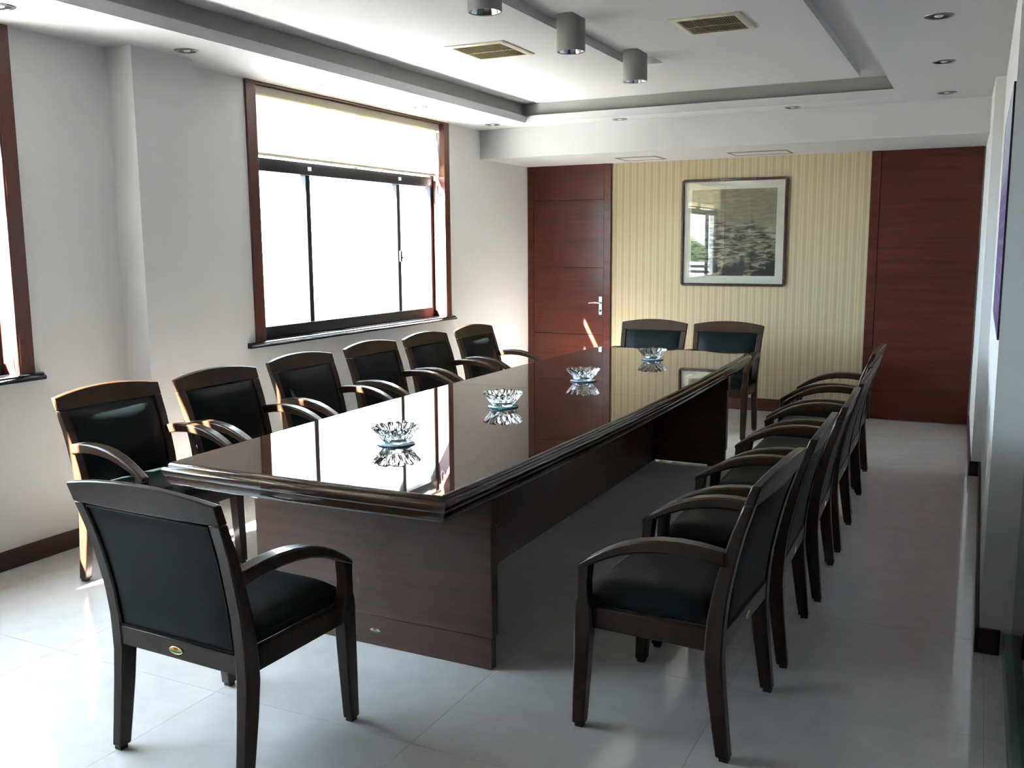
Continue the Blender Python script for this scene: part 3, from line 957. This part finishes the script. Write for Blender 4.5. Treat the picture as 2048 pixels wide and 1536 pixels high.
def make_can():
    r = empty('cylinder_light')
    h = 2.762-2.575
    bm = bmesh.new()
    add_lathe(bm, [(0.0003, 0.0), (0.075, 0.0), (0.0765, -0.003), (0.0765, -h+0.002), (0.075, -h), (0.070, -h), (0.069, -h+0.004)], 40)
    link('body', bm, 'greymetal', r)
    bm = bmesh.new()
    def wob(k, a, rr, z): return rr*(1+0.02*math.cos(12*a)*(0 if k == 0 else 1)), z
    add_lathe(bm, [(0.069, -h+0.004), (0.062, -h+0.03), (0.045, -h+0.065), (0.025, -h+0.085), (0.0003, -h+0.088)], 48, wob=wob)
    link('reflector', bm, 'chrome', r)
    bm = bmesh.new()
    add_lathe(bm, [(0.020, -h+0.085), (0.022, -h+0.055), (0.016, -h+0.035), (0.0003, -h+0.030)], 20)
    link('lamp', bm, 'lampglass', r)
    return r
cl = [(2.165, 3.850, 'cut by the top edge of the view'), (2.165, 4.830, 'in the middle of the ceiling slot'), (2.165, 5.872, 'at the far end of the ceiling slot')]
c0 = make_can()
for i, (x, y, wh) in enumerate(cl):
    c = c0 if i == 0 else copy_tree(c0)
    c.location = (x, y, 2.762)
    tag(c, 'grey cylinder ceiling light ' + wh, 'ceiling light', 'grey cylinder lights in the ceiling slot')

def grille(x0, x1, y0, y1, label, lattice):
    cx, cy = (x0+x1)/2, (y0+y1)/2
    r = empty('ceiling_grille', (cx, cy, SZ)); tag(r, label, 'air vent', 'air grilles in the ceiling panel')
    a, b = (x1-x0)/2, (y1-y0)/2
    bm = bmesh.new()
    fwid = 0.034
    secs = []
    for ins, z in ((0.0, 0.0), (0.0, -0.004), (0.006, -0.009), (fwid-0.006, -0.012), (fwid, -0.010), (fwid, 0.0)):
        secs.append([(-a+ins, -b+ins, z), (a-ins, -b+ins, z), (a-ins, b-ins, z), (-a+ins, b-ins, z)])
    add_loft(bm, secs, closed=True)
    link('frame', bm, 'grille', r)
    bm = bmesh.new(); add_box(bm, -a+fwid, a-fwid, -b+fwid, b-fwid, -0.0015, -0.0003)
    link('backing', bm, 'grilleback', r)
    n = 21
    ia, ib = a-fwid, b-fwid
    bm = bmesh.new()
    d = 0.006
    v = [bm.verts.new(p) for p in ((-0.0035, -ib, -0.002), (-0.0020, -ib, -0.002), (0.0055, -ib, -0.010), (0.0040, -ib, -0.010), (-0.0035, ib, -0.002), (-0.0020, ib, -0.002), (0.0055, ib, -0.010), (0.0040, ib, -0.010))]
    for f in ((0, 1, 2, 3), (7, 6, 5, 4), (0, 4, 5, 1), (1, 5, 6, 2), (2, 6, 7, 3), (3, 7, 4, 0)):
        bm.faces.new([v[i] for i in f])
    first = None
    for k in range(n):
        x = -ia + 2*ia*(k+0.5)/n
        if first is None:
            first = link('slat', bm, 'grilledark', r, (x, 0, 0))
        else:
            link('slat', first.data, None, r, (x, 0, 0))
    if lattice:
        bm = bmesh.new(); add_box(bm, -ia, ia, -0.004, 0.004, -0.012, -0.010)
        link('cross_bar', bm, 'grilledark', r)
    return r
grille(1.288, 1.676, 4.992, 5.425, 'square yellowed air grille on the window side of the ceiling slot', True)
grille(2.656, 3.030, 4.957, 5.362, 'square yellowed air grille on the shaded side of the ceiling slot', True)

def hatch(x0, x1, y0, y1, label):
    r = empty('beam_vent', ((x0+x1)/2, (y0+y1)/2, 2.342)); tag(r, label, 'air vent', 'flush vents under the far beam')
    a, b = (x1-x0)/2, (y1-y0)/2
    bm = bmesh.new()
    secs = []
    for ins, z in ((0.0, 0.0), (0.0, -0.004), (0.014, -0.006), (0.014, 0.0)):
        secs.append([(-a+ins, -b+ins, z), (a-ins, -b+ins, z), (a-ins, b-ins, z), (-a+ins, b-ins, z)])
    add_loft(bm, secs, closed=True)
    link('frame', bm, 'ventedge', r)
    bm = bmesh.new(); add_box(bm, -a+0.016, a-0.016, -b+0.016, b-0.016, -0.0025, -0.0002)
    link('cover', bm, 'ceil', r)
hatch(1.128, 1.520, 8.33, 8.66, 'small flush vent under the far beam above the wallpaper, nearer the red door')
hatch(2.15, 2.66, 8.36, 8.68, 'wide flush hatch under the far beam above the framed picture')

# ------------------------------------------------------------------ outside: yard, roofs, trees
tag(boxes('ground', 'ground', [(-90, -0.25, -70, 80, -4.6, -4.5)]), kind='structure')
tag(boxes('terrace', 'terrace', [(-2.3, -0.25, -9, 15, -0.75, -0.60)]), kind='structure')  # unseen pale slab, added to bounce sunlight up onto the soffit
def tiled_roof(x, y, rz, length, depth, z_eave, z_ridge, rows, label):
    r = empty('neighbour_house', (x, y, -4.5), rz); tag(r, label, 'building')
    bm = bmesh.new(); add_box(bm, -length/2+0.3, length/2-0.3, 0.3, depth*2-0.3, 0, z_eave+4.4)
    link('wall', bm, 'roofwall', r)
    rise = z_ridge-z_eave
    me = None
    sl = math.hypot(depth, rise)
    ang = math.atan2(rise, depth)
    for side in (0, 1):
        for k in range(rows):
            if me is None:
                bm = bmesh.new()
                st = sl/rows
                v = []
                for xx in (-length/2, length/2):
                    v.append([(xx, 0, 0.07), (xx, st*1.08, 0.0), (xx, st*1.08, -0.04), (xx, 0, 0.0)])
                add_loft(bm, v)
                o = link('tile_row', bm, 'rooftile', r, smooth=False)
                me = o.data
            else:
                o = link('tile_row', me, None, r)
            t = k/rows
            if side == 0:
                o.location = (0, depth*t, z_eave+4.5+rise*t)
                o.rotation_euler = (ang, 0, 0)
            else:
                o.location = (0, 2*depth-depth*t, z_eave+4.5+rise*t)
                o.rotation_euler = (ang, 0, math.pi)
    return r
tiled_roof(-6.2, -13.0, R(-150), 9.0, 4.5, -1.6, 0.9, 14, 'neighbouring house with pale tiled roof beyond the near window')
tiled_roof(-16.5, 17.5, R(42), 8.0, 3.2, 2.2, 4.6, 12, 'neighbouring house with pale tiled roof beyond the far window')
def tree(x, y, h, rad, label, seed):
    rnd = random.Random(seed)
    r = empty('tree', (x, y, -4.5)); tag(r, label, 'tree', 'trees outside')
    bm = bmesh.new(); add_lathe(bm, [(0.16, 0), (0.12, h*0.5), (0.06, h*0.8)], 10, cap=True)
    link('trunk', bm, 'bark', r)
    bm = bmesh.new()
    for k in range(9):
        c = Vector((rnd.uniform(-.6, .6)*rad, rnd.uniform(-.6, .6)*rad, h*0.72+rnd.uniform(-.35, .35)*rad))
        q = bmesh.ops.create_icosphere(bm, subdivisions=3, radius=rad*rnd.uniform(.4, .62))
        for v in q['verts']:
            v.co = v.co*(1+rnd.uniform(-.10, .10)) + c
    link('crown', bm, 'leaf', r)
for k, (x, y, h, rad) in enumerate(((-9.5, -27.0, 7.3, 2.2), (-15.0, -25.0, 7.0, 2.2), (-4.0, -29.0, 7.0, 2.2), (-20.5, -22.0, 7.4, 2.2))):
    tree(x, y, h, rad, 'leafy green tree outside, ' + ('straight behind the ridge of the neighbouring roof', 'left of the one behind the neighbouring ridge', 'closest to the meeting room building', 'farthest from the meeting room building')[k], k)
